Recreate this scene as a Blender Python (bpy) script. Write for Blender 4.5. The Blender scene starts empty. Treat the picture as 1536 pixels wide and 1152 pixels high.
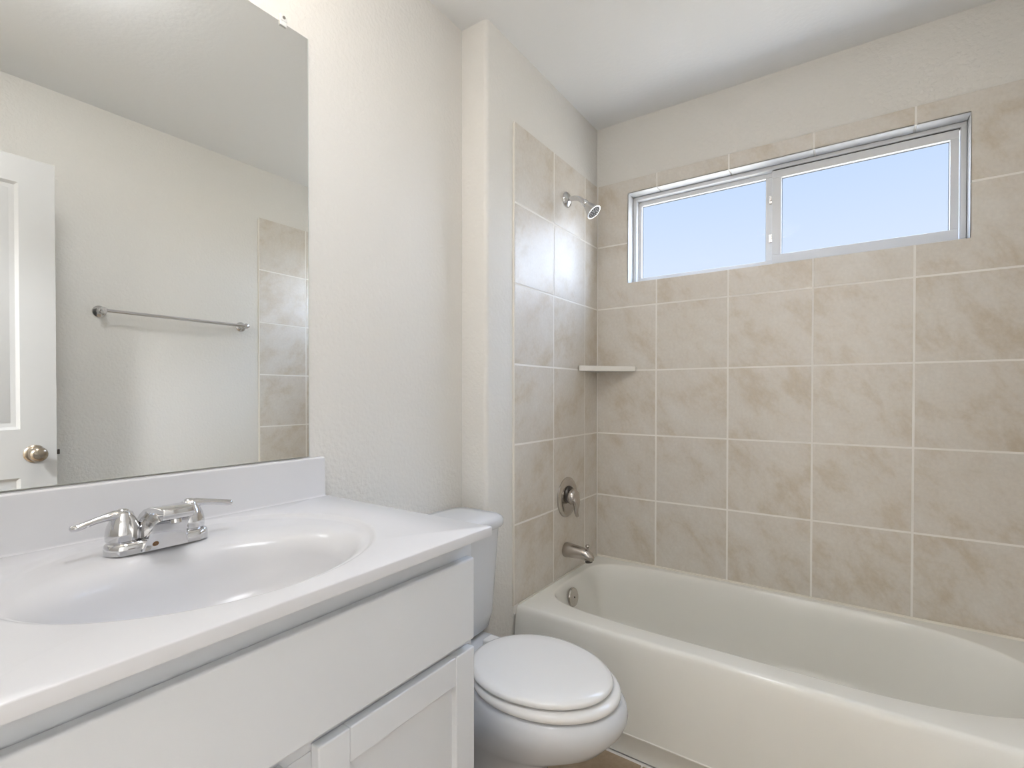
import bpy, math
from mathutils import Vector, Matrix, Euler

S = bpy.context.scene
COL = S.collection

# ------------------------------------------------------------------ camera
CAM = Vector((1.0387, -2.2363, 1.1514))
YAW, PITCH, ROLL = -0.6041, -0.0100, 0.0007
def camera():
    c, s = math.cos(YAW), math.sin(YAW)
    F, R, U = Vector((s, c, 0)), Vector((c, -s, 0)), Vector((0, 0, 1))
    cp, sp = math.cos(PITCH), math.sin(PITCH)
    F, U = F*cp + U*sp, U*cp - F*sp
    cr, sr = math.cos(ROLL), math.sin(ROLL)
    R, U = R*cr + U*sr, U*cr - R*sr
    cd = bpy.data.cameras.new('camera')
    cd.sensor_width = 36.0
    cd.lens = 746.19/1536*36.0
    cd.shift_x = -0.117/1536
    cd.shift_y = 22.38/1536
    cd.clip_start = 0.02
    o = bpy.data.objects.new('camera', cd)
    m = Matrix((R, U, -F)).transposed().to_4x4()
    m.translation = CAM
    o.matrix_world = m
    COL.objects.link(o)
    S.camera = o
camera()

# ------------------------------------------------------------------ view + light
S.view_settings.view_transform = 'Standard'
S.view_settings.look = 'None'
S.view_settings.gamma = 1.0
S.view_settings.use_curve_mapping = False
S.view_settings.exposure = 0.0
VANITY_LAMP = 9.5     # emission strengths
CEILING_FILL = 31.5
HALL_FILL = 195.0
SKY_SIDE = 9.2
GROUND = 4.8
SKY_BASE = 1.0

def world():
    w = bpy.data.worlds.new('sky'); S.world = w
    w.use_nodes = True
    nt = w.node_tree; nt.nodes.clear()
    N = nt.nodes.new; L = nt.links.new
    tc = N('ShaderNodeTexCoord'); sep = N('ShaderNodeSeparateXYZ')
    L(tc.outputs['Generated'], sep.inputs[0])
    # clear pale sky: whiter at the horizon, bluer above
    mr = N('ShaderNodeMapRange'); mr.inputs[1].default_value = 0.19; mr.inputs[2].default_value = 0.38
    L(sep.outputs['Z'], mr.inputs[0])
    mix = N('ShaderNodeMix'); mix.data_type = 'RGBA'
    mix.inputs[6].default_value = (0.79, 0.875, 1.05, 1); mix.inputs[7].default_value = (0.61, 0.755, 1.04, 1)
    L(mr.outputs[0], mix.inputs[0])
    # made-up brighter sky to both sides and overhead, added for fill and tile highlights
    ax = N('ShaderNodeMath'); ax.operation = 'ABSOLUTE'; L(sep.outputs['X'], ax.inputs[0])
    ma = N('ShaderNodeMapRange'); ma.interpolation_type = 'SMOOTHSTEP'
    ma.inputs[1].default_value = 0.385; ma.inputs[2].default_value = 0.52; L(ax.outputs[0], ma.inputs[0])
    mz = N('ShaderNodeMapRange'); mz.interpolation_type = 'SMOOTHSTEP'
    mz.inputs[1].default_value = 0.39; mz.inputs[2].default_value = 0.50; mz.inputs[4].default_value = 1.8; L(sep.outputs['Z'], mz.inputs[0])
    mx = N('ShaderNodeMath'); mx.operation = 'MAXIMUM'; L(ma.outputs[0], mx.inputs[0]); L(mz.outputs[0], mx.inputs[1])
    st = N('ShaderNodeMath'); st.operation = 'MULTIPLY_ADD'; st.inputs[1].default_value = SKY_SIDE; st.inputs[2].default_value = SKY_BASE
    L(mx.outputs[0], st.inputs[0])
    # unseen bright ground below the horizon, added to light the ceiling
    gd = N('ShaderNodeMath'); gd.operation = 'LESS_THAN'; gd.inputs[1].default_value = -0.01; L(sep.outputs['Z'], gd.inputs[0])
    gc = N('ShaderNodeMix'); gc.data_type = 'RGBA'; gc.inputs[7].default_value = (1.0, 0.98, 0.95, 1)
    L(gd.outputs[0], gc.inputs[0]); L(mix.outputs[2], gc.inputs[6])
    gs = N('ShaderNodeMix'); gs.data_type = 'FLOAT'; gs.inputs[3].default_value = GROUND
    L(gd.outputs[0], gs.inputs[0]); L(st.outputs[0], gs.inputs[2])
    bg = N('ShaderNodeBackground'); out = N('ShaderNodeOutputWorld')
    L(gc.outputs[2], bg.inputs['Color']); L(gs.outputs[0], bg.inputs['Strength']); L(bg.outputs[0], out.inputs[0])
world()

# ------------------------------------------------------------------ materials
def mat(name, color, rough=0.5, metal=0.0, coat=0.0, ior=1.5, bump=None, spec=None):
    m = bpy.data.materials.new(name); m.use_nodes = True
    nt = m.node_tree; b = nt.nodes['Principled BSDF']
    b.inputs['Base Color'].default_value = (*color, 1)
    b.inputs['Roughness'].default_value = rough
    b.inputs['Metallic'].default_value = metal
    b.inputs['IOR'].default_value = ior
    b.inputs['Coat Weight'].default_value = coat
    if spec is not None: b.inputs['Specular IOR Level'].default_value = spec
    if bump:
        sc, strength, dist = bump
        tc = nt.nodes.new('ShaderNodeTexCoord'); n = nt.nodes.new('ShaderNodeTexNoise')
        n.inputs['Scale'].default_value = sc; n.inputs['Detail'].default_value = 3
        bp = nt.nodes.new('ShaderNodeBump'); bp.inputs['Strength'].default_value = strength; bp.inputs['Distance'].default_value = dist
        nt.links.new(tc.outputs['Object'], n.inputs['Vector']); nt.links.new(n.outputs[0], bp.inputs['Height'])
        nt.links.new(bp.outputs[0], b.inputs['Normal'])
    return m

def tile_mat(name, light, mid, dark, rough, ior, scale=4.5):
    m = bpy.data.materials.new(name); m.use_nodes = True
    nt = m.node_tree; N = nt.nodes.new; L = nt.links.new; b = nt.nodes['Principled BSDF']
    tc = N('ShaderNodeTexCoord'); at = N('ShaderNodeAttribute'); at.attribute_name = 'tile_shift'
    off = N('ShaderNodeVectorMath'); off.operation = 'MULTIPLY_ADD'
    cmb = N('ShaderNodeCombineXYZ')
    for i in range(3): L(at.outputs['Fac'], cmb.inputs[i])
    off.inputs[1].default_value = (7.3, 3.1, 5.7)
    L(cmb.outputs[0], off.inputs[0]); L(tc.outputs['Object'], off.inputs[2])
    mp = N('ShaderNodeMapping'); mp.vector_type = 'TEXTURE'; mp.inputs['Rotation'].default_value = (0.7, 0.75, 0.4); mp.inputs['Scale'].default_value = (1, 1.0, 0.55)
    L(off.outputs[0], mp.inputs[0])
    n1 = N('ShaderNodeTexNoise'); n1.inputs['Scale'].default_value = scale; n1.inputs['Detail'].default_value = 6; n1.inputs['Roughness'].default_value = 0.70; n1.inputs['Distortion'].default_value = 0.15
    L(mp.outputs[0], n1.inputs['Vector'])
    r = N('ShaderNodeValToRGB'); e = r.color_ramp.elements
    e[0].position = 0.34; e[0].color = (*dark, 1); e[1].position = 0.68; e[1].color = (*light, 1)
    k = e.new(0.50); k.color = (*mid, 1)
    L(n1.outputs[0], r.inputs[0])
    n2 = N('ShaderNodeTexNoise'); n2.inputs['Scale'].default_value = 90; n2.inputs['Detail'].default_value = 3
    L(tc.outputs['Object'], n2.inputs['Vector'])
    mr = N('ShaderNodeMapRange'); mr.inputs[3].default_value = 0.90; mr.inputs[4].default_value = 1.10; L(n2.outputs[0], mr.inputs[0])
    mu = N('ShaderNodeMix'); mu.data_type = 'RGBA'; mu.blend_type = 'MULTIPLY'; mu.inputs[0].default_value = 1.0
    L(r.outputs[0], mu.inputs[6]); L(mr.outputs[0], mu.inputs[7]); L(mu.outputs[2], b.inputs['Base Color'])
    b.inputs['Roughness'].default_value = rough; b.inputs['IOR'].default_value = ior
    n3 = N('ShaderNodeTexNoise'); n3.inputs['Scale'].default_value = 9; n3.inputs['Detail'].default_value = 2
    L(tc.outputs['Object'], n3.inputs['Vector'])
    bp = N('ShaderNodeBump'); bp.inputs['Strength'].default_value = 0.12; bp.inputs['Distance'].default_value = 0.004
    L(n3.outputs[0], bp.inputs['Height']); L(bp.outputs[0], b.inputs['Normal'])
    return m

def glass_mat():
    m = bpy.data.materials.new('window_glass'); m.use_nodes = True
    nt = m.node_tree; nt.nodes.clear(); N = nt.nodes.new; L = nt.links.new
    t = N('ShaderNodeBsdfTransparent'); t.inputs[0].default_value = (0.97, 0.985, 0.985, 1)
    g = N('ShaderNodeBsdfGlossy'); g.inputs['Roughness'].default_value = 0.0
    f = N('ShaderNodeFresnel'); f.inputs[0].default_value = 1.05
    mx = N('ShaderNodeMixShader'); o = N('ShaderNodeOutputMaterial')
    L(f.outputs[0], mx.inputs[0]); L(t.outputs[0], mx.inputs[1]); L(g.outputs[0], mx.inputs[2]); L(mx.outputs[0], o.inputs[0])
    return m

def emit_mat(name, color, strength):
    m = bpy.data.materials.new(name); m.use_nodes = True
    nt = m.node_tree; nt.nodes.clear()
    e = nt.nodes.new('ShaderNodeEmission'); o = nt.nodes.new('ShaderNodeOutputMaterial')
    e.inputs[0].default_value = (*color, 1); e.inputs[1].default_value = strength
    nt.links.new(e.outputs[0], o.inputs[0]); return m

WALL = mat('wall_paint', (0.775, 0.75, 0.70), 0.5, bump=(85, 0.6, 0.004))
CEIL = mat('ceiling_paint', (0.84, 0.84, 0.83), 0.7, bump=(60, 0.2, 0.004))
TILE = tile_mat("wall_tile", (0.715, 0.675, 0.615), (0.675, 0.62, 0.545), (0.585, 0.505, 0.395), 0.38, 1.85, 5.0)
FLOORTILE = tile_mat('floor_tile', (0.50, 0.40, 0.29), (0.43, 0.33, 0.23), (0.35, 0.26, 0.17), 0.35, 1.5)
GROUT = mat('grout', (0.90, 0.865, 0.81), 0.8)
CAULK = mat('caulk', (0.84, 0.79, 0.70), 0.6)
PORCELAIN = mat('porcelain', (0.665, 0.67, 0.68), 0.10)
SEAT = mat('seat_plastic', (0.82, 0.805, 0.78), 0.16)
TUBMAT = mat('tub_enamel', (0.86, 0.845, 0.785), 0.16)
MARBLE = mat('cultured_marble', (0.68, 0.675, 0.685), 0.2, spec=0.35)
CABINET = mat('cabinet_paint', (0.75, 0.77, 0.795), 0.35)
CHROME = mat('chrome', (0.68, 0.68, 0.69), 0.07, 1.0)
NICKEL = mat('brushed_nickel', (0.52, 0.485, 0.45), 0.22, 1.0)
DARKMETAL = mat('dark_metal', (0.10, 0.09, 0.08), 0.4, 0.6)
KNOBMAT = mat('antique_nickel', (0.42, 0.36, 0.29), 0.22, 1.0)
RUST = mat('rust', (0.16, 0.08, 0.03), 0.7)
MIRRORMAT = mat('mirror_silver', (0.905, 0.915, 0.90), 0.0, 1.0)
EDGEGLASS = mat('mirror_edge', (0.62, 0.64, 0.58), 0.2)
CLEAR = mat('clear_plastic', (0.80, 0.79, 0.76), 0.2)
VINYL = mat('white_vinyl', (0.72, 0.72, 0.72), 0.3)
REVEAL = mat('reveal_skylit_tile', (0.64, 0.645, 0.65), 0.25)  # tile tone cooled to stand for skylight falling on it
DOORMAT = mat('door_paint', (0.53, 0.525, 0.51), 0.35)
TRIM = mat('trim_paint', (0.84, 0.835, 0.82), 0.35)
SPRAY = mat('grey_spray_plate', (0.42, 0.43, 0.45), 0.4)
SHELFMAT = mat('shelf_glaze', (0.86, 0.83, 0.77), 0.18)
SEAL = mat('glazing_seal', (0.22, 0.25, 0.30), 0.6)
BLACKGAP = mat('black_gasket', (0.03, 0.03, 0.03), 0.8)
GLASS = glass_mat()
BULB = emit_mat('lit_bulb', (1.0, 0.82, 0.60), VANITY_LAMP)
CEILFILLMAT = emit_mat('ceiling_fill_glow', (0.965, 0.985, 1.03), CEILING_FILL)
HALLFILLMAT = emit_mat('hall_fill_glow', (0.95, 0.98, 1.05), HALL_FILL)

# ------------------------------------------------------------------ mesh helpers
class MB:
    def __init__(self): self.v = []; self.f = []; self.mi = []; self.tag = []
    def add(self, verts, faces, mi=0, tag=0.0):
        b = len(self.v); self.v += [tuple(p) for p in verts]
        for f in faces: self.f.append([i+b for i in f]); self.mi.append(mi); self.tag.append(tag)
    def box(self, x0, x1, y0, y1, z0, z1, mi=0, tag=0.0):
        v = [(x, y, z) for z in (z0, z1) for y in (y0, y1) for x in (x0, x1)]
        f = [(0, 2, 3, 1), (4, 5, 7, 6), (0, 1, 5, 4), (2, 6, 7, 3), (0, 4, 6, 2), (1, 3, 7, 5)]
        self.add(v, f, mi, tag); return self
    def loft(self, rings, cap0=True, cap1=True, mi=0):
        n = len(rings[0]); v = [p for r in rings for p in r]; f = []
        for i in range(len(rings)-1):
            for k in range(n):
                k2 = (k+1) % n
                f.append((i*n+k, i*n+k2, (i+1)*n+k2, (i+1)*n+k))
        if cap0: f.append(tuple(reversed(range(n))))
        if cap1: f.append(tuple((len(rings)-1)*n+k for k in range(n)))
        self.add(v, f, mi); return self
    def lathe(self, prof, M=None, n=40, cap0=True, cap1=True, mi=0):
        """prof: (radius, height) along local +Z."""
        M = M or Matrix.Identity(4)
        rings = [[M @ Vector((r*math.cos(2*math.pi*k/n), r*math.sin(2*math.pi*k/n), h)) for k in range(n)] for r, h in prof]
        return self.loft(rings, cap0, cap1, mi)
    def sweep(self, pts, radii, n=20, up=(0, 0, 1), mi=0):
        """radii: scalar or (side, up) per point"""
        P = [Vector(p) for p in pts]; rings = []
        for i, p in enumerate(P):
            t = (P[min(i+1, len(P)-1)] - P[max(i-1, 0)]).normalized()
            s = t.cross(Vector(up))
            if s.length < 1e-4: s = t.cross(Vector((0, 1, 0)))
            s.normalize(); u = s.cross(t).normalized()
            r = radii[i] if isinstance(radii, (list, tuple)) and not isinstance(radii[0], float) else (radii[i] if isinstance(radii, list) else radii)
            ra, rb = r if isinstance(r, (list, tuple)) else (r, r)
            rings.append([p + s*ra*math.cos(2*math.pi*k/n) + u*rb*math.sin(2*math.pi*k/n) for k in range(n)])
        return self.loft(rings, mi=mi)
    def prism(self, poly, axis, a, b, mi=0):
        """poly of 2D points in the plane of the two other axes (order x,y,z minus axis)."""
        def P(u, v, w):
            return {0: (w, u, v), 1: (u, w, v), 2: (u, v, w)}[axis]
        n = len(poly)
        v = [P(*p, a) for p in poly] + [P(*p, b) for p in poly]
        f = [tuple(range(n)), tuple(reversed(range(n, 2*n)))] + [(k, n+k, n+(k+1) % n, (k+1) % n) for k in range(n)]
        self.add(v, f, mi); return self
    def build(self, name, mats, parent=None, smooth=None, bevel=None, seg=3, loc=None, tags=False):
        me = bpy.data.meshes.new(name)
        org = Vector(loc) if loc else Vector((0, 0, 0))
        me.from_pydata([tuple(Vector(p)-org) for p in self.v], [], self.f)
        mats = mats if isinstance(mats, (list, tuple)) else [mats]
        for m in mats: me.materials.append(m)
        me.polygons.foreach_set('material_index', self.mi)
        if tags:
            a = me.attributes.new('tile_shift', 'FLOAT', 'FACE'); a.data.foreach_set('value', self.tag)
        import bmesh
        bm = bmesh.new(); bm.from_mesh(me); bmesh.ops.recalc_face_normals(bm, faces=bm.faces); bm.to_mesh(me); bm.free()
        if smooth is not None:
            me.polygons.foreach_set('use_smooth', [True]*len(me.polygons))
            me.set_sharp_from_angle(angle=math.radians(smooth))
        me.update()
        o = bpy.data.objects.new(name, me); o.location = org
        COL.objects.link(o)
        if parent:
            o.parent = parent
            o.location = org - Vector(parent['_w']) if '_w' in parent else org
        o['_w'] = tuple(org)
        if bevel:
            md = o.modifiers.new('bevel', 'BEVEL'); md.width = bevel; md.segments = seg; md.limit_method = 'ANGLE'; md.angle_limit = math.radians(35)
            if smooth is None:
                me.polygons.foreach_set('use_smooth', [True]*len(me.polygons))
            md.harden_normals = True
        return o

def empty(name, loc, parent=None):
    o = bpy.data.objects.new(name, None); o.empty_display_size = 0.05
    o.location = loc; o['_w'] = tuple(loc); COL.objects.link(o)
    if parent:
        o.parent = parent; o.location = Vector(loc) - Vector(parent['_w'])
    return o
def tag(o, label, cat, group=None):
    o['label'] = label; o['category'] = cat
    if group: o['group'] = group
    return o
def structure(o, label=None, cat=None):
    o['kind'] = 'structure'
    if label: o['label'] = label
    if cat: o['category'] = cat
    return o
def axis_matrix(origin, direction):
    d = Vector(direction).normalized()
    q = Vector((0, 0, 1)).rotation_difference(d)
    m = q.to_matrix().to_4x4(); m.translation = Vector(origin); return m
def unit_square(n):
    """n points (multiple of 8) round the unit square, corners included"""
    out = []; q = n//4
    for k in range(q): out.append((1, -1+2*k/q))
    for k in range(q): out.append((1-2*k/q, 1))
    for k in range(q): out.append((-1, 1-2*k/q))
    for k in range(q): out.append((-1+2*k/q, -1))
    return out
def warp(t):      # bunch the samples towards the corners a little less
    return t
def rect_ring(sq, x0, x1, y0, y1, z):
    cx, cy, a, b = (x0+x1)/2, (y0+y1)/2, (x1-x0)/2, (y1-y0)/2
    return [(cx+a*u, cy+b*v, z) for u, v in sq]
def super_ring(sq, x0, x1, y0, y1, z, n):
    cx, cy, a, b = (x0+x1)/2, (y0+y1)/2, (x1-x0)/2, (y1-y0)/2
    r = []
    for u, v in sq:
        s = (abs(u)**n+abs(v)**n)**(-1/n)
        r.append((cx+a*u*s, cy+b*v*s, z))
    return r
def tub_ring(sq, x0, x1, y0, y1, z, n):
    xs, cy, b = 0.94, (y0+y1)/2, (y1-y0)/2
    r = []
    for u, v in sq:
        e = n+1.1 if u < 0 else 2.55
        a = xs-x0 if u < 0 else x1-xs
        k = (abs(u)**e+abs(v)**e)**(-1/e)
        r.append((xs+a*u*k, cy+b*v*k, z))
    return r
def rand(i, j=0, k=0):
    s = math.sin(i*12.9898+j*78.233+k*37.719)*43758.5453
    return s-math.floor(s)

# ------------------------------------------------------------------ room dimensions (metres)
XL = -0.115            # vanity wall
XR = 1.545             # right wall tile face
YS = -0.878            # face of the short return wall beside the toilet
YN = -2.43             # near wall with the doorway
ZC = 2.435             # ceiling
ZR = 0.361             # tub rim
PITCHX, A0, Z1, PZ = 0.305, 0.2916, 0.6636, 0.2992
ZT = 2.156
ROWS = [ZR, Z1, Z1+PZ, Z1+2*PZ, Z1+3*PZ, Z1+4*PZ, ZT]
WX0, WX1, WZ0, WZ1 = 0.155, 1.350, 1.673, 2.092    # window opening
YE = -0.717            # front edge of the side tiling
HY = -3.7              # end of the hallway

# ------------------------------------------------------------------ setting
m = MB(); m.box(XL-0.3, 2.0, HY-0.1, 0.2, -0.06, -0.004, 0)
# floor tiles
import itertools
fx0, fy0, fp = 0.505-0.003, -0.745, 0.305
i = 0
for a in range(-3, 6):
    for b in range(-10, 1):
        x0, y0 = fx0+a*fp+0.003, fy0+b*fp+0.003
        x1, y1 = x0+fp-0.006, y0+fp-0.006
        if b == 0: continue
        x0, x1 = max(x0, XL-0.05), min(x1, 1.6)
        if x1-x0 < 0.02: continue
        i += 1
        m.box(x0, x1, y0, y1, -0.004, 0.0, 1, rand(i, 5))
structure(m.build('floor', [GROUT, FLOORTILE], tags=True, bevel=0.001, seg=1))

structure(MB().box(XL-0.3, 2.0, HY-0.1, 0.2, ZC, ZC+0.1).build('ceiling', CEIL))
structure(MB().box(XL-0.12, XL, YN-0.14, YS, 0, ZC).build('wall_left', WALL))
# return wall carrying the shower plumbing, rounded outside corner
R = 0.016
poly = [(XL-0.12, YS), (-0.005-R, YS)] + [(-0.005-R+R*math.sin(t*math.pi/16), YS+R-R*math.cos(t*math.pi/16)) for t in range(1, 8)] + [(-0.005, YS+R), (-0.005, 0.16), (XL-0.12, 0.16)]
structure(MB().prism(poly, 2, 0, ZC).build('wall_alcove', WALL, smooth=30))
YB = 0.005
m = MB()
m.box(-0.005, XR+0.12, YB, 0.16, 0, WZ0-0.004); m.box(-0.005, XR+0.12, YB, 0.16, WZ1+0.004, ZC)
m.box(-0.005, WX0-0.004, YB, 0.16, WZ0-0.004, WZ1+0.004); m.box(WX1+0.004, XR+0.12, YB, 0.16, WZ0-0.004, WZ1+0.004)
wall_back = structure(m.build('wall_back', WALL))
wall_right = structure(MB().box(XR+0.005, XR+0.12, YN-0.14, YB, 0, ZC).build('wall_right', WALL))
DX0, DX1, DZ = 0.53, 1.325, 2.05
m = MB(); m.box(XL, DX0, YN-0.12, YN, 0, ZC); m.box(DX1, XR+0.005, YN-0.12, YN, 0, ZC); m.box(DX0, DX1, YN-0.12, YN, DZ, ZC)
structure(m.build('wall_front', WALL))
# hallway beyond the doorway
m = MB(); m.box(XL-0.12, 1.75, HY-0.1, HY, 0, ZC); m.box(XL-0.22, XL-0.12, HY, YN-0.12, 0, ZC); m.box(1.75, 1.85, HY, YN-0.12, 0, ZC)
m.box(XR+0.12, 1.75, YN-0.12, YN-0.02, 0, ZC)
structure(m.build('wall_hall', WALL))

def cladding(name, parent, us, zs, face, origin_fn, hole=None, seed=0):
    """tiles: us columns, zs rows; origin_fn(u, z, depth) -> 3D. depth 0 is the tile face, positive goes into the wall."""
    m = MB(); g = 0.0033; D = 0.0045
    for i in range(len(us)-1):
        for j in range(len(zs)-1):
            u0, u1 = us[i]+g, us[i+1]-g; z0, z1 = zs[j]+g, zs[j+1]-g
            if i == 0: u0 = us[i]+0.0035
            if j == len(zs)-2: z1 = zs[j+1]
            cu = [u0, u1]; cz = [z0, z1]
            if hole:
                cu += [h for h in hole[:2] if u0 < h < u1]; cz += [h for h in hole[2:] if z0 < h < z1]
            cu.sort(); cz.sort()
            cells = {}
            for a in range(len(cu)-1):
                for b in range(len(cz)-1):
                    mu, mz = (cu[a]+cu[a+1])/2, (cz[b]+cz[b+1])/2
                    if hole and hole[0] < mu < hole[1] and hole[2] < mz < hole[3]: continue
                    cells[(a, b)] = True
            if not cells: continue
            vid = {}; V = []; F = []
            def vert(a, b, d):
                k = (a, b, d)
                if k not in vid: vid[k] = len(V); V.append(origin_fn(cu[a], cz[b], D*d))
                return vid[k]
            for (a, b) in cells:
                F.append((vert(a, b, 0), vert(a+1, b, 0), vert(a+1, b+1, 0), vert(a, b+1, 0)))
                for (da, db, e0, e1) in ((-1, 0, (a, b), (a, b+1)), (1, 0, (a+1, b), (a+1, b+1)), (0, -1, (a, b), (a+1, b)), (0, 1, (a, b+1), (a+1, b+1))):
                    if (a+da, b+db) not in cells:
                        F.append((vert(*e0, 0), vert(*e1, 0), vert(*e1, 1), vert(*e0, 1)))
            m.add(V, F, 0, rand(i+seed, j, 3))
    t = m.build(name, TILE, parent, bevel=0.0012, seg=2, tags=True)
    return t
def grout_sheet(parent, u0, u1, fn, hole=None):
    m = MB(); cu = [u0, u1]; cz = [ZR-0.03, ZT]
    if hole: cu += hole[:2]; cz += hole[2:]
    cu.sort(); cz.sort()
    for a in range(len(cu)-1):
        for b in range(len(cz)-1):
            if hole and hole[0] < (cu[a]+cu[a+1])/2 < hole[1] and hole[2] < (cz[b]+cz[b+1])/2 < hole[3]: continue
            P = [fn(cu[k], cz[l], d) for d in (0.0008, 0.0049) for (k, l) in ((a, b), (a+1, b), (a+1, b+1), (a, b+1))]
            m.add(P, [(0, 1, 2, 3), (7, 6, 5, 4), (0, 4, 5, 1), (1, 5, 6, 2), (2, 6, 7, 3), (3, 7, 4, 0)])
    return m.build('grout', GROUT, parent)
HOLE = [WX0, WX1, WZ0, WZ1]
fb = lambda u, z, d: (u, d, z)
ub = [0.0] + [A0+k*PITCHX for k in range(5)] + [XR]
cladding('tile', wall_back, ub, ROWS, 0, fb, HOLE)
grout_sheet(wall_back, 0, XR, fb, HOLE)
wall_alcove = bpy.data.objects['wall_alcove']
fl = lambda u, z, d: (-d, -u, z)
us = [0.0, 0.1334, 0.4228, -YE]
cladding('tile', wall_alcove, us, ROWS, 0, fl, None, 20)
grout_sheet(wall_alcove, 0, -YE, fl)
fr = lambda u, z, d: (XR+d, -u, z)
cladding('tile', wall_right, us, ROWS, 0, fr, None, 40)
grout_sheet(wall_right, 0, -YE, fr)
# caulk bead down the free tile edges
for par, x in ((wall_alcove, -0.003), (wall_right, XR+0.003)):
    MB().sweep([(x, YE-0.001, ZR+0.002), (x, YE-0.001, ZT-0.01)], 0.0042, 10, (0, 1, 0)).build('caulk_bead', CAULK, par, smooth=50)

# window reveal: glazed tile returns, skylight put into their cooler colour, tile joints carried round the head
m = MB(); RD = 0.068
xs = [WX0, A0, A0+PITCHX, A0+2*PITCHX, A0+3*PITCHX, WX1]
for a, b in zip(xs[:-1], xs[1:]):
    m.box(a+0.001 if a == WX0 else a+0.0028, b-0.0028 if b < WX1 else b, 0.0, 0.13, WZ1, WZ1+0.0035)
    m.box(a+0.001 if a == WX0 else a+0.0028, b-0.0028 if b < WX1 else b, 0.0005, 0.13, WZ0-0.0035, WZ0)
m.box(WX0-0.0035, WX0, 0.0, 0.13, WZ0, WZ1); m.box(WX1, WX1+0.0035, 0.0, 0.13, WZ0, WZ1)
structure(m.build('trim_1', REVEAL, bevel=0.0012, seg=2))

# window_1: horizontal slider
win = structure(empty('window_1', ((WX0+WX1)/2, 0.09, WZ0)))
def rect_frame(x0, x1, z0, z1, w, y0, y1, wl=None, wr=None, wb=None, wt=None):
    wl = wl or w; wr = wr or w; wb = wb or w; wt = wt or w
    m = MB()
    m.box(x0, x1, y0, y1, z0, z0+wb); m.box(x0, x1, y0, y1, z1-wt, z1)
    m.box(x0, x0+wl, y0, y1, z0+wb, z1-wt); m.box(x1-wr, x1, y0, y1, z0+wb, z1-wt)
    return m
e = 0.001
rect_frame(WX0+e, WX1-e, WZ0+e, WZ1-e, 0.016, 0.066, 0.13).build('frame', VINYL, win, bevel=0.002)
f = rect_frame(WX0+0.016, 0.756, WZ0+0.017, WZ1-0.017, 0.016, 0.096, 0.118, wr=0.032, wt=0.020, wb=0.02)
fixed = f.build('fixed_sash', VINYL, win, bevel=0.0015)
MB().box(WX0+0.03, 0.727, 0.1135, 0.1172, WZ0+0.035, WZ1-0.035).build('pane', GLASS, fixed)
rect_frame(WX0+0.0325, 0.7235, WZ0+0.0375, WZ1-0.0375, 0.0022, 0.1115, 0.1134).build('glazing_seal', SEAL, fixed)
f = rect_frame(0.750, WX1-0.020, WZ0+0.017, WZ1-0.021, 0.035, 0.070, 0.093, wl=0.034, wr=0.024, wb=0.036, wt=0.031)
slide = f.build('sliding_sash', VINYL, win, bevel=0.002)
MB().box(0.782, WX1-0.042, 0.0885, 0.0922, WZ0+0.05, WZ1-0.05).build('pane', GLASS, slide)
rect_frame(0.7845, WX1-0.0445, WZ0+0.0535, WZ1-0.0525, 0.0022, 0.0865, 0.0884).build('glazing_seal', SEAL, slide)
MB().box(0.752, WX1-0.018, 0.0745, 0.090, WZ1-0.0205, WZ1-0.0172).build('gasket', BLACKGAP, win)
for z in (1.80, 1.96):
    m = MB(); m.box(0.738, 0.7495, 0.084, 0.0955, z-0.016, z+0.016); m.box(0.741, 0.748, 0.078, 0.085, z-0.004, z+0.014)
    m.build('latch', NICKEL, slide, bevel=0.001)

# baseboards
def board(name, x0, x1, y0, y1): structure(MB().box(x0, x1, y0, y1, 0, 0.085).build(name, TRIM, bevel=0.004))
board('baseboard_left', XL, XL+0.013, -1.445, YS-0.001)
board('baseboard_alcove', XL+0.013, -0.006, YS-0.013, YS)
board('baseboard_right', XR-0.008, XR+0.005, YN+0.02, -0.745)

# door casing on the near wall and the open door
m = MB(); m.box(DX0-0.06, DX0, YN, YN+0.015, 0, DZ+0.06); m.box(DX1, DX1+0.06, YN, YN+0.015, 0, DZ+0.06); m.box(DX0, DX1, YN, YN+0.015, DZ, DZ+0.06)
structure(m.build('trim_2', TRIM, bevel=0.003))
door = structure(empty('door_1', (1.31, YN+0.02, 0.01)))
dx0, dx1, dy0, dy1 = 1.293, 1.328, YN+0.022, -1.6525
def panel_slab():
    m = MB(); y0, y1, z0, z1 = dy0, dy1, 0.012, 2.03
    ys_ = [y0, y0+0.102, y1-0.102, y1]; zs_ = [z0, 0.23, 0.838, 1.018, 1.932, z1]
    for side, x in ((-1, dx0), (1, dx1)):
        for i in range(3):
            for j in range(5):
                a, b, c, d = ys_[i], ys_[i+1], zs_[j], zs_[j+1]
                if i == 1 and j in (1, 3):
                    steps = [(0, 0), (0.010, 0.009), (0.024, 0.011), (0.050, 0.003)]
                    rings = [[(x-side*dep, a+s, c+s), (x-side*dep, b-s, c+s), (x-side*dep, b-s, d-s), (x-side*dep, a+s, d-s)] for s, dep in steps]
                    m.loft(rings, cap0=False, cap1=True)
                else:
                    m.add([(x, a, c), (x, b, c), (x, b, d), (x, a, d)], [(0, 1, 2, 3)])
    m.add([(dx0, y0, z0), (dx1, y0, z0), (dx1, y0, z1), (dx0, y0, z1)], [(0, 1, 2, 3)])
    m.add([(dx0, y1, z0), (dx1, y1, z0), (dx1, y1, z1), (dx0, y1, z1)], [(0, 1, 2, 3)])
    m.add([(dx0, y0, z0), (dx1, y0, z0), (dx1, y1, z0), (dx0, y1, z0)], [(0, 1, 2, 3)])
    m.add([(dx0, y0, z1), (dx1, y0, z1), (dx1, y1, z1), (dx0, y1, z1)], [(0, 1, 2, 3)])
    return m
slab = panel_slab().build('slab', DOORMAT, door, smooth=25)
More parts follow.
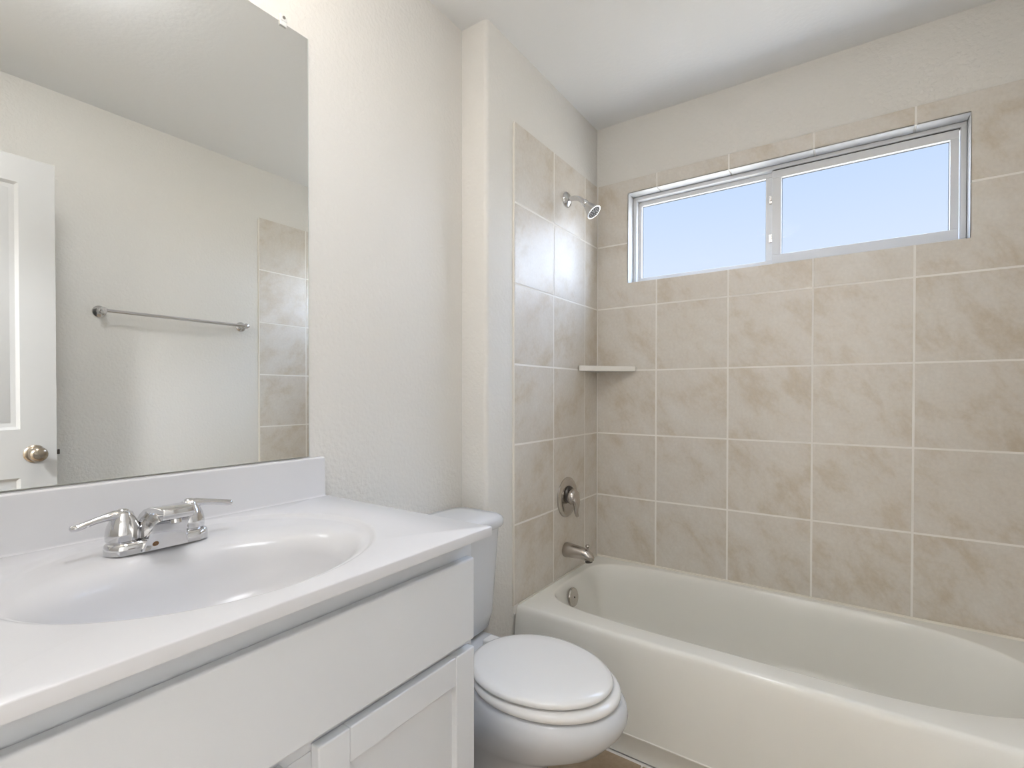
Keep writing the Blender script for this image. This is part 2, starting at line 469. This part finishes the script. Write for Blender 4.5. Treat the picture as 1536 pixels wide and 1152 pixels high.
for side, x in ((-1, dx0), (1, dx1)):
    M = axis_matrix((x, -1.716, 0.925), (side, 0, 0))
    MB().lathe([(0.0, 0), (0.033, 0), (0.033, 0.004), (0.028, 0.009), (0.013, 0.012), (0.011, 0.026), (0.018, 0.032), (0.0265, 0.042), (0.028, 0.052), (0.024, 0.061), (0.014, 0.066), (0.0, 0.067)], M, cap0=False, cap1=False).build('knob', KNOBMAT, slab, smooth=40)
m = MB(); m.box(dx0+0.011, dx1-0.011, dy1, dy1+0.012, 0.915, 0.935); m.build('latch', DARKMETAL, slab, bevel=0.002)

# ------------------------------------------------------------------ mirror
MY1, MY0, MZ0, MZ1 = -1.484, -2.235, 0.991, 2.051
mir = tag(empty('wall_mirror', (XL, (MY0+MY1)/2, MZ0)), 'large frameless wall mirror above the vanity backsplash, reflecting door and towel bar', 'mirror')
MB().box(XL+0.0055, XL+0.0060, MY0+0.001, MY1-0.0025, MZ0+0.001, MZ1-0.001).build('mirror_face', MIRRORMAT, mir)
MB().box(XL+0.0005, XL+0.0055, MY0, MY1, MZ0, MZ1).build('glass_edge', EDGEGLASS, mir, bevel=0.0008, seg=2)
for y in (-1.553, -2.12):
    m = MB(); m.box(XL+0.001, XL+0.012, y-0.009, y+0.009, MZ1+0.0005, MZ1+0.016); m.box(XL+0.0065, XL+0.0105, y-0.009, y+0.009, MZ1-0.010, MZ1+0.003)
    c = m.build('mirror_clip', CLEAR, mir, bevel=0.003)
    MB().lathe([(0, 0), (0.004, 0), (0.0035, 0.0015), (0, 0.002)], axis_matrix((XL+0.012, y, MZ1+0.009), (1, 0, 0)), 16, False, False).build('screw', NICKEL, c, smooth=40)

# ------------------------------------------------------------------ vanity cabinet
CY0, CY1 = -2.228, -1.456
van = tag(empty('vanity_cabinet', (0.15, (CY0+CY1)/2, 0)), 'white shaker vanity cabinet under the sink countertop', 'cabinet')
FX = 0.400
m = MB(); T = 0.018
m.box(XL+0.002, FX-0.019, CY1-T, CY1, 0.0, 0.870); m.box(XL+0.002, FX-0.019, CY0, CY0+T, 0.0, 0.870)
m.box(XL+0.002, FX-0.019, CY0+T, CY1-T, 0.10, 0.118)
m.box(XL+0.002, XL+0.008, CY0+T, CY1-T, 0.118, 0.870)
m.box(0.325, 0.34, CY0+T, CY1-T, 0.0, 0.10)
m.build('carcass', CABINET, van)
m = MB(); a, b = FX-0.019, FX; CYM = (CY0+CY1)/2
m.box(a, b, CY0, CY1, 0.826-0.006, 0.8705); m.box(a, b, CY0, CY1, 0.640, 0.682); m.box(a, b, CY0, CY1, 0.10, 0.145)
m.box(a, b, CY0, CY0+0.04, 0.145, 0.640); m.box(a, b, CY1-0.04, CY1, 0.145, 0.640); m.box(a, b, CYM-0.04, CYM+0.04, 0.145, 0.640)
m.box(a, b, CY0, CY0+0.04, 0.682, 0.820); m.box(a, b, CY1-0.04, CY1, 0.682, 0.820)
m.build('face_frame', CABINET, van, bevel=0.001)
PY1 = -1.4705; PY0 = 2*CYM-PY1
MB().box(FX+0.001, FX+0.020, PY0, PY1, 0.667, 0.829).build('drawer_front', CABINET, van, bevel=0.0042)
def shaker(y0, y1, z0, z1):
    m = MB(); w = 0.054; x0, x1 = FX+0.001, FX+0.020
    m.box(x0, x1, y0, y0+w, z0, z1); m.box(x0, x1, y1-w, y1, z0, z1)
    m.box(x0, x1-0.0004, y0+w, y1-w, z0, z0+w); m.box(x0, x1-0.0004, y0+w, y1-w, z1-w, z1)
    d = m.build('door', CABINET, van, bevel=0.0026)
    MB().box(x0+0.001, x1-0.012, y0+w-0.001, y1-w+0.001, z0+w-0.001, z1-w+0.001).build('panel', CABINET, d)
shaker(-1.8185, PY1, 0.125, 0.652)
shaker(PY0, 2*CYM+1.8185, 0.125, 0.652)

# ------------------------------------------------------------------ countertop with integral sink
TZ = 0.889
top = tag(empty('vanity_countertop', (0.16, -1.847, 0.871)), 'white cultured marble vanity top with integral oval sink and backsplash', 'countertop')
tx0, tx1, ty0, ty1 = XL+0.001, 0.447, -2.243, -1.449
sq = unit_square(192)
rings = [rect_ring(sq, tx0, tx1, ty0, ty1, 0.871), rect_ring(sq, tx0, tx1, ty0, ty1, 0.8870),
         rect_ring(sq, tx0+0.0006, tx1-0.0006, ty0+0.0006, ty1-0.0006, 0.8884), rect_ring(sq, tx0+0.002, tx1-0.002, ty0+0.002, ty1-0.002, TZ)]
def er(cx, cy, a, b, z, n=2.0): rings.append(super_ring(sq, cx-a, cx+a, cy-b, cy+b, z, n))
er(0.160, -1.838, 0.247, 0.276, TZ)
er(0.160, -1.838, 0.243, 0.272, TZ-0.0004)
er(0.160, -1.838, 0.239, 0.268, TZ-0.0022)
er(0.161, -1.839, 0.234, 0.263, TZ-0.0052)
er(0.162, -1.8395, 0.230, 0.259, TZ-0.0064)
er(0.163, -1.840, 0.226, 0.256, TZ-0.0067)
er(0.203, -1.848, 0.184, 0.246, TZ-0.0072)
er(0.209, -1.851, 0.176, 0.240, TZ-0.0084)
er(0.214, -1.853, 0.169, 0.234, TZ-0.0106)
er(0.218, -1.855, 0.162, 0.228, TZ-0.0142)
er(0.221, -1.856, 0.156, 0.222, TZ-0.0192)
er(0.2225, -1.857, 0.150, 0.215, TZ-0.0260)
er(0.223, -1.858, 0.145, 0.208, TZ-0.0355)
er(0.222, -1.858, 0.140, 0.202, TZ-0.0470)
er(0.221, -1.858, 0.134, 0.194, TZ-0.066)
er(0.216, -1.858, 0.122, 0.175, TZ-0.092)
er(0.210, -1.858, 0.098, 0.138, TZ-0.114)
er(0.205, -1.858, 0.065, 0.088, TZ-0.126)
er(0.202, -1.858, 0.035, 0.040, TZ-0.130)
er(0.202, -1.858, 0.021, 0.021, TZ-0.131)
MB().loft(rings, cap0=False, cap1=True).build('basin_top', MARBLE, top, smooth=50)
m = MB(); prof = [(XL+0.001, TZ), (XL+0.033, TZ), (XL+0.0285, TZ+0.0012), (XL+0.0262, TZ+0.005), (XL+0.0245, TZ+0.09), (XL+0.0235, TZ+0.0965), (XL+0.020, TZ+0.0995), (XL+0.001, TZ+0.0995)]
m.prism(prof, 1, ty0+0.0, ty1-0.004)
m.build('backsplash', MARBLE, top, smooth=40, bevel=0.002)
MB().lathe([(0, 0), (0.020, 0), (0.0195, 0.0015), (0.015, 0.0022), (0.0145, 0.005), (0.0, 0.007)], axis_matrix((0.202, -1.858, TZ-0.1309), (0, 0, 1)), 32, False, False).build('drain', CHROME, top, smooth=40)

# ------------------------------------------------------------------ sink faucet
FC = Vector((0.020, -1.867, TZ-0.0063))
fau = tag(empty('sink_faucet', FC), 'chrome two-handle centerset faucet behind the oval sink', 'faucet')
fx, fy, fz = FC
sq2 = unit_square(64)
def pill(hx, hy, z):
    r = []
    for k in range(64):
        t = 2*math.pi*k/64; c, q = math.cos(t), math.sin(t)
        r.append((fx+hx*c, fy+math.copysign(hy-hx, q)+hx*q, z))
    return r
MB().loft([pill(0.028, 0.079, fz+0.0002), pill(0.028, 0.079, fz+0.012), pill(0.0265, 0.0775, fz+0.0165), pill(0.023, 0.074, fz+0.019), pill(0.018, 0.068, fz+0.0195)]).build('base', CHROME, fau, smooth=50)
# spout: arched side profile, flanks leaning in towards the outlet
def spout():
    prof = [(-0.030, 0.010), (-0.030, 0.020), (-0.026, 0.034), (-0.018, 0.048), (-0.006, 0.060), (0.010, 0.069), (0.028, 0.0745), (0.048, 0.077), (0.066, 0.0775), (0.080, 0.0765), (0.0835, 0.0745), (0.0845, 0.071),
            (0.0845, 0.064), (0.083, 0.060), (0.080, 0.0585), (0.072, 0.0565), (0.062, 0.0515), (0.053, 0.044), (0.045, 0.034), (0.0385, 0.022), (0.034, 0.010), (0.032, 0.001), (0.0, 0.001), (-0.028, 0.001)]
    def w(x, z):
        t = max(0, min(1, z/0.078)); return 0.0365 - 0.0065*min(1, t*3) - 0.004*t - 0.003*max(0, (x-0.03)/0.055)
    n = len(prof); m = MB(); rows = []
    fr = [(-1, 0.90), (-0.97, 0.965), (-0.90, 1.0), (0.90, 1.0), (0.97, 0.965), (1, 0.90)]
    cx, cz = 0.02, 0.040
    for f, sc in fr:
        row = []
        for x, z in prof:
            k = 1-(1-sc)*0.35
            row.append((fx+cx+(x-cx)*k, fy+f*w(x, z), fz+(cz+(z-cz)*k)))
        rows.append(row)
    m.loft(rows); return m
sp = spout().build('spout', CHROME, fau, smooth=38)
M = axis_matrix((fx+0.0338, fy-0.017, fz+0.0125), (0.95, 0, -0.35))
MB().lathe([(0.0, -0.001), (0.0048, -0.001), (0.0048, 0.0012), (0.0034, 0.0016), (0.0, 0.0010)], M, 20, False, False).build('screw_hole', RUST, sp, smooth=40)
MB().lathe([(0.0, 0), (0.009, 0), (0.009, 0.006), (0.007, 0.007), (0, 0.006)], axis_matrix((fx+0.070, fy, fz+0.0555), (0.25, 0, -1)), 24, False, False).build('aerator', CHROME, sp, smooth=40)
# lever handles
for s in (-1, 1):
    hy = fy+s*0.051
    M = axis_matrix((fx-0.004, hy, fz+0.019), (0, 0, 1))
    h = MB().lathe([(0.0, 0), (0.0225, 0), (0.0225, 0.0015), (0.0245, 0.003), (0.0250, 0.009), (0.0243, 0.018), (0.0220, 0.028), (0.0185, 0.036), (0.0160, 0.041), (0.0150, 0.045), (0.0135, 0.0485), (0.0, 0.050)], M, 40, False, False).build('handle', CHROME, fau, smooth=40)
    L0 = Vector((fx-0.004, hy, fz+0.061))
    pts = [L0+Vector((0.0, s*d, z)) for d, z in ((-0.010, 0.001), (0.0, 0.0015), (0.012, 0.0015), (0.026, 0.000), (0.040, -0.002), (0.054, -0.005), (0.064, -0.007), (0.070, -0.0072), (0.0725, -0.007))]
    pts = [p+Vector((0.012*max(0, abs(p.y-hy)-0.01)/0.06, 0, 0.002)) for p in pts]
    rad = [(0.007, 0.004), (0.0135, 0.0075), (0.0125, 0.0078), (0.0085, 0.0062), (0.0074, 0.0054), (0.0084, 0.0054), (0.0098, 0.0056), (0.0085, 0.0048), (0.003, 0.0018)]
    MB().sweep(pts, rad, 20).build('lever', CHROME, h, smooth=50)
    MB().lathe([(0, 0), (0.0085, 0), (0.008, 0.003), (0.005, 0.0048), (0, 0.0053)], axis_matrix(L0+Vector((0, 0, 0.0075)), (0, 0, 1)), 24, False, False).build('cap', CHROME, h, smooth=40)

# ------------------------------------------------------------------ bathtub
tub = tag(empty('bathtub', (0.77, -0.36, 0)), 'white alcove bathtub below the window', 'bathtub')
sq = unit_square(256)
X0, X1, YBK = 0.0005, XR-0.0005, -0.0005
prof = [(-0.733, 0.001), (-0.733, 0.0645), (-0.7352, 0.066), (-0.7352, 0.0695), (-0.7320, 0.0710), (-0.725, 0.16), (-0.717, 0.25), (-0.7085, 0.31), (-0.7035, 0.340), (-0.7005, 0.350), (-0.6965, 0.357), (-0.690, 0.3605), (-0.682, 0.361)]
rings = [rect_ring(sq, X0, X1, yf, YBK, z) for yf, z in prof]
for (z, x0, x1, y0, y1, n) in [
    (0.3612, 0.037, 1.486, -0.624, -0.028, 4.8), (0.3607, 0.040, 1.482, -0.620, -0.031, 4.6), (0.359, 0.0425, 1.479, -0.6175, -0.0335, 4.5),
    (0.354, 0.0445, 1.475, -0.615, -0.0365, 4.4), (0.338, 0.0475, 1.467, -0.611, -0.041, 4.3), (0.29, 0.058, 1.445, -0.602, -0.050, 4.1), (0.22, 0.068, 1.405, -0.593, -0.058, 4.0),
    (0.15, 0.080, 1.350, -0.582, -0.069, 3.9), (0.10, 0.096, 1.295, -0.566, -0.085, 3.7), (0.07, 0.125, 1.245, -0.542, -0.108, 3.4),
    (0.056, 0.175, 1.185, -0.505, -0.145, 3.0), (0.051, 0.26, 1.09, -0.455, -0.195, 2.6), (0.049, 0.45, 0.9, -0.39, -0.26, 2.2), (0.0485, 0.62, 0.72, -0.345, -0.305, 2.0)]:
    rings.append(tub_ring(sq, x0, max(x1, 0.96), y0, y1, z, n))
MB().loft(rings, cap0=False, cap1=True).build('tub_shell', TUBMAT, tub, smooth=60)
M = axis_matrix((0.0605, -0.372, 0.295), (1, 0, 0.15))
o = MB().lathe([(0.0, 0), (0.0385, 0), (0.0385, 0.006), (0.036, 0.010), (0.030, 0.0115), (0.0, 0.012)], M, 48, False, False).build('overflow_plate', NICKEL, tub, smooth=30)
MB().lathe([(0, 0), (0.004, 0), (0.003, 0.002), (0, 0.0022)], axis_matrix(M @ Vector((0, 0, 0.012)), (1, 0, 0.15)), 16, False, False).build('screw', DARKMETAL, o, smooth=40)
MB().lathe([(0, 0), (0.035, 0), (0.034, 0.002), (0.02, 0.003), (0.019, 0.010), (0, 0.012)], axis_matrix((0.30, -0.325, 0.0505), (0, 0, 1)), 32, False, False).build('drain', NICKEL, tub, smooth=40)
# caulk round the tub
m = MB(); m.box(0.0012, XR-0.001, -0.007, -0.0012, ZR-0.001, ZR+0.008)
m.box(0.0012, 0.006, -0.69, -0.006, ZR-0.001, ZR+0.004); m.box(XR-0.006, XR-0.0012, -0.69, -0.006, ZR-0.001, ZR+0.004)
m.build('caulk_bead', CAULK, tub, bevel=0.001)

# ------------------------------------------------------------------ tub and shower fittings
sh = tag(empty('shower_head', (0.0, -0.315, 1.995)), 'chrome shower head on a bent arm high on the tiled wall', 'shower head')
MB().lathe([(0.0, 0.0005), (0.034, 0.0005), (0.0335, 0.004), (0.029, 0.010), (0.018, 0.015), (0.0125, 0.018), (0.0, 0.018)], axis_matrix((0.0, -0.315, 1.995), (1, 0, 0)), 40, False, False).build('flange', CHROME, sh, smooth=30)
P = []
for k in range(13):
    t = k/12
    ang = math.radians(42)*min(1, max(0, (t-0.25)/0.55))
    if not P: p = Vector((0.012, -0.315, 1.995))
    else: p = P[-1] + Vector((math.cos(ang), 0.02, -math.sin(ang)))*0.0068
    P.append(p)
arm_end = P[-1]
MB().sweep(P, 0.0105, 20, (0, 1, 0)).build('arm', CHROME, sh, smooth=50)
dv = Vector((0.66, 0.05, -0.75)).normalized()
M = axis_matrix(arm_end-dv*0.004, dv)
hd = MB().lathe([(0.0, 0), (0.0125, 0), (0.0140, 0.004), (0.0145, 0.014), (0.0130, 0.018), (0.0165, 0.022), (0.0185, 0.030), (0.0235, 0.044), (0.0285, 0.056), (0.0325, 0.064), (0.0335, 0.067), (0.0330, 0.0705), (0.0300, 0.0705), (0.0290, 0.068), (0.0, 0.068)], M, 48, False, False).build('head', CHROME, sh, smooth=35)
m = MB()
m.lathe([(0.0, 0.0682), (0.0298, 0.0682), (0.0296, 0.0698), (0.0, 0.0700)], M, 40, False, False)
fp_ = m.build('spray_face', SPRAY, hd, smooth=30)
m = MB()
for ring, cnt in ((0.008, 6), (0.016, 12), (0.0235, 16)):
    for k in range(cnt):
        t = 2*math.pi*k/cnt
        MM = M @ Matrix.Translation((ring*math.cos(t), ring*math.sin(t), 0.0698))
        m.lathe([(0.0, 0), (0.0023, 0), (0.0018, 0.003), (0.0, 0.003)], MM, 8, False, False)
nz = m.build('nozzles', DARKMETAL, hd, smooth=40)

va = tag(empty('tub_valve', (0.0, -0.308, 0.700)), 'round nickel mixer valve with lever handle on the tiled wall above the tub spout', 'valve')
vy, vz = -0.308, 0.700
MB().lathe([(0.0, 0.0005), (0.0870, 0.0005), (0.0865, 0.004), (0.081, 0.0085), (0.068, 0.011), (0.058, 0.0105), (0.0, 0.009)], axis_matrix((0, vy, vz), (1, 0, 0)), 64, False, False).build('escutcheon', NICKEL, va, smooth=30)
MB().lathe([(0.0, 0.009), (0.036, 0.009), (0.035, 0.016), (0.032, 0.020), (0, 0.020)], axis_matrix((0, vy, vz+0.014), (1, 0, 0)), 40, False, False).build('collar', DARKMETAL, va, smooth=30)
hv = MB().lathe([(0.0, 0.018), (0.032, 0.018), (0.0345, 0.024), (0.0345, 0.032), (0.032, 0.042), (0.026, 0.049), (0.015, 0.0535), (0.0, 0.055)], axis_matrix((0, vy, vz+0.004), (1, 0, 0)), 40, False, False).build('handle', NICKEL, va, smooth=40)
pts = [(0.034, vy, vz+0.018), (0.043, vy, vz+0.002), (0.047, vy, vz-0.016), (0.048, vy, vz-0.034), (0.046, vy, vz-0.050), (0.047, vy, vz-0.064), (0.051, vy, vz-0.076), (0.053, vy, vz-0.081)]
MB().sweep(pts, [(0.014, 0.012), (0.028, 0.014), (0.025, 0.0130), (0.0185, 0.0105), (0.014, 0.008), (0.012, 0.007), (0.0105, 0.0058), (0.006, 0.003)], 20, (1, 0, 0)).build('lever', NICKEL, hv, smooth=60)

ts = tag(empty('tub_spout', (0.0, -0.322, 0.473)), 'nickel tub spout with diverter knob just above the bathtub rim', 'spout')
sy_, sz_ = -0.322, 0.473
pts = [(0.0008, sy_, sz_), (0.006, sy_, sz_), (0.03, sy_, sz_), (0.06, sy_, sz_-0.001), (0.085, sy_, sz_-0.003), (0.103, sy_, sz_-0.007), (0.116, sy_, sz_-0.013), (0.124, sy_, sz_-0.021), (0.1265, sy_, sz_-0.028)]
bs = MB().sweep(pts, [0.030, 0.0315, 0.030, 0.0275, 0.0258, 0.0245, 0.0215, 0.016, 0.010], 32, (0, 0, 1)).build('body', NICKEL, ts, smooth=40)
MB().lathe([(0, 0), (0.0155, 0), (0.0155, 0.012), (0.0145, 0.014), (0.0115, 0.014), (0.011, 0.010), (0, 0.010)], axis_matrix((0.112, sy_, sz_-0.022), (0.15, 0, -1)), 28, False, False).build('outlet', DARKMETAL, bs, smooth=30)
MB().lathe([(0, 0), (0.0045, 0), (0.0045, 0.013), (0.008, 0.0155), (0.0100, 0.020), (0.0075, 0.0255), (0, 0.027)], axis_matrix((0.108, sy_, sz_+0.013), (0, 0, 1)), 24, False, False).build('diverter_knob', NICKEL, bs, smooth=40)

# corner shelf
poly = [(0.0012, -0.0012), (0.0012, -0.200), (0.006, -0.206), (0.014, -0.2065), (0.022, -0.203)]
for k in range(1, 12):
    t = k/12; x = 0.022+(0.196-0.022)*t; y = -0.203+(0.203-0.022)*t
    bow = 0.012*math.sin(math.pi*t); poly.append((x+bow*0.7*-1, y+bow*0.7))
poly += [(0.196, -0.022), (0.2005, -0.013), (0.199, -0.005), (0.193, -0.0012)]
shelf = MB().prism(poly, 2, 1.256, 1.281).build('corner_shelf', SHELFMAT, bevel=0.006, seg=3, loc=(0.06, -0.06, 1.256))
tag(shelf, 'white ceramic corner shelf in the tiled corner', 'shelf')

# ------------------------------------------------------------------ toilet
TY = -1.110
toi = tag(empty('toilet', (0.2, TY, 0)), 'white round-front toilet with closed lid between vanity and bathtub', 'toilet')
def egg(cx, af, ab, b, z, n=64, ex=2.0, cy=TY):
    r = []
    for k in range(n):
        t = 2*math.pi*k/n; c, s = math.cos(t), math.sin(t)
        c2 = math.copysign(abs(c)**(2/ex), c); s2 = math.copysign(abs(s)**(2/ex), s)
        r.append((cx+(af if c > 0 else ab)*c2, cy+b*s2, z))
    return r
# bowl and foot
bowl = MB().loft([egg(0.20, 0.180, 0.26, 0.112, 0.0, ex=2.6), egg(0.20, 0.178, 0.26, 0.110, 0.02, ex=2.6), egg(0.20, 0.165, 0.25, 0.100, 0.04, ex=2.5), egg(0.20, 0.160, 0.24, 0.094, 0.10, ex=2.4),
    egg(0.205, 0.162, 0.24, 0.095, 0.16, ex=2.3), egg(0.235, 0.168, 0.25, 0.108, 0.205, ex=2.2), egg(0.28, 0.192, 0.27, 0.132, 0.245, ex=2.1), egg(0.340, 0.206, 0.27, 0.157, 0.29, ex=2.05),
    egg(0.365, 0.214, 0.24, 0.171, 0.328), egg(0.371, 0.2165, 0.225, 0.175, 0.350), egg(0.371, 0.212, 0.22, 0.172, 0.370), egg(0.370, 0.201, 0.215, 0.165, 0.384), egg(0.370, 0.193, 0.21, 0.158, 0.3865)]).build('bowl', PORCELAIN, toi, smooth=60)
sq3 = unit_square(64)
def srr(x0, x1, hy, z, n): return super_ring(sq3, x0, x1, TY-hy, TY+hy, z, n)
MB().loft([srr(-0.085, 0.22, 0.10, 0.20, 6), srr(-0.095, 0.24, 0.115, 0.32, 6), srr(-0.10, 0.25, 0.135, 0.372, 6), srr(-0.10, 0.25, 0.135, 0.384, 6), srr(-0.095, 0.245, 0.130, 0.389, 6)]).build('deck', PORCELAIN, toi, smooth=50)
tank = MB().loft([srr(-0.085, 0.055, 0.155, 0.3905, 5), srr(-0.098, 0.078, 0.172, 0.405, 5), srr(-0.102, 0.085, 0.178, 0.45, 6), srr(-0.106, 0.098, 0.192, 0.722, 7), srr(-0.104, 0.096, 0.190, 0.7235, 7)]).build('tank', PORCELAIN, toi, smooth=50)
MB().loft([srr(-0.109, 0.107, 0.199, 0.7245, 7), srr(-0.1105, 0.111, 0.203, 0.732, 7), srr(-0.1105, 0.111, 0.203, 0.748, 7), srr(-0.107, 0.106, 0.199, 0.757, 6.5), srr(-0.100, 0.097, 0.190, 0.7615, 6), srr(-0.07, 0.06, 0.15, 0.7645, 5)]).build('tank_lid', PORCELAIN, toi, smooth=50)
lv = MB().lathe([(0, 0), (0.013, 0), (0.013, 0.006), (0.008, 0.010), (0, 0.011)], axis_matrix((0.097, TY-0.13, 0.67), (1, 0, 0)), 24, False, False).build('flush_lever', CHROME, toi, smooth=40)
MB().sweep([(0.104, TY-0.13, 0.67), (0.112, TY-0.11, 0.669), (0.114, TY-0.08, 0.665), (0.114, TY-0.055, 0.660)], [0.006, 0.006, 0.0055, 0.006], 14).build('arm', CHROME, lv, smooth=50)
MB().loft([egg(0.350, 0.213, 0.185, 0.163, 0.3885), egg(0.350, 0.2195, 0.19, 0.169, 0.394), egg(0.350, 0.2195, 0.19, 0.169, 0.402), egg(0.350, 0.214, 0.185, 0.164, 0.4085), egg(0.350, 0.204, 0.175, 0.155, 0.4105)]).build('seat', SEAT, toi, smooth=60)
MB().loft([egg(0.335, 0.205, 0.172, 0.152, 0.4125), egg(0.335, 0.213, 0.178, 0.160, 0.4165), egg(0.335, 0.215, 0.180, 0.162, 0.422), egg(0.335, 0.210, 0.176, 0.158, 0.428), egg(0.335, 0.198, 0.166, 0.147, 0.4315), egg(0.335, 0.16, 0.135, 0.115, 0.433), egg(0.335, 0.08, 0.07, 0.06, 0.4335)]).build('lid', SEAT, toi, smooth=60)
for s in (-1, 1):
    m = MB(); m.box(0.118, 0.156, TY+s*0.070-0.022, TY+s*0.070+0.022, 0.3895, 0.414)
    m.build('hinge', SEAT, toi, bevel=0.007)

# ------------------------------------------------------------------ towel bar (seen in the mirror)
tb = tag(empty('towel_bar', (XR+0.005, -1.133, 1.521)), 'chrome towel bar on the right wall, seen in the mirror', 'towel bar')
for y in (-1.446, -0.820):
    p = MB().lathe([(0, 0.0005), (0.026, 0.0005), (0.026, 0.006), (0.022, 0.011), (0.014, 0.016), (0.011, 0.030), (0.0115, 0.050), (0.014, 0.056), (0.014, 0.066), (0.010, 0.073), (0, 0.075)], axis_matrix((XR+0.005, y, 1.521), (-1, 0, 0)), 32, False, False).build('post', CHROME, tb, smooth=30)
MB().sweep([(XR-0.056, -1.462, 1.521), (XR-0.056, -0.804, 1.521)], 0.0075, 16).build('bar', CHROME, tb, smooth=50)

# ------------------------------------------------------------------ vanity light and added fill lamps (above and behind the view)
vl = tag(empty('vanity_light', (XL, -1.86, 2.26)), 'three-bulb vanity light bar on the wall above the mirror', 'light fixture')
MB().box(XL+0.0005, XL+0.028, -2.16, -1.56, 2.235, 2.305).build('back_plate', NICKEL, vl, bevel=0.006)
for y in (-2.06, -1.86, -1.66):
    s = MB().lathe([(0, 0), (0.022, 0), (0.022, 0.03), (0.016, 0.036), (0, 0.036)], axis_matrix((XL+0.028, y, 2.27), (1, 0, 0)), 28, False, False).build('socket', NICKEL, vl, smooth=30)
    pr = [(0.0, 0)] + [(0.045*math.sin(math.pi*k/16), 0.045-0.045*math.cos(math.pi*k/16)) for k in range(1, 16)] + [(0.0, 0.09)]
    MB().lathe(pr, axis_matrix((XL+0.064, y, 2.27), (1, 0, 0)), 32, False, False).build('bulb', BULB, s, smooth=60)
def dome(name, x, y, mt, label, r=0.16):
    d = tag(empty(name, (x, y, ZC)), label, 'light fixture')
    MB().lathe([(0, -0.0005), (r+0.012, -0.0005), (r+0.012, -0.018), (r, -0.02), (0, -0.02)], Matrix.Translation((x, y, ZC)), 48, False, False).build('pan', NICKEL, d, smooth=30)
    pr = [(r*math.cos(t*math.pi/20), -0.0205-0.07*math.sin(t*math.pi/20)) for t in range(0, 10)] + [(0, -0.0905)]
    MB().lathe(pr, Matrix.Translation((x, y, ZC)), 48, True, False).build('diffuser', mt, d, smooth=60)
dome('ceiling_fill_lamp', 0.55, -1.86, CEILFILLMAT, 'unseen round fill lamp added on the bathroom ceiling')  # added overhead fill, placed where neither view nor mirror shows it
dome('hall_fill_lamp', 0.15, -3.25, HALLFILLMAT, 'unseen round fill lamp added in the hallway outside the door', 0.2)  # invented hall lamp, main fill through the doorway

for o in S.objects:
    if '_w' in o: del o['_w']
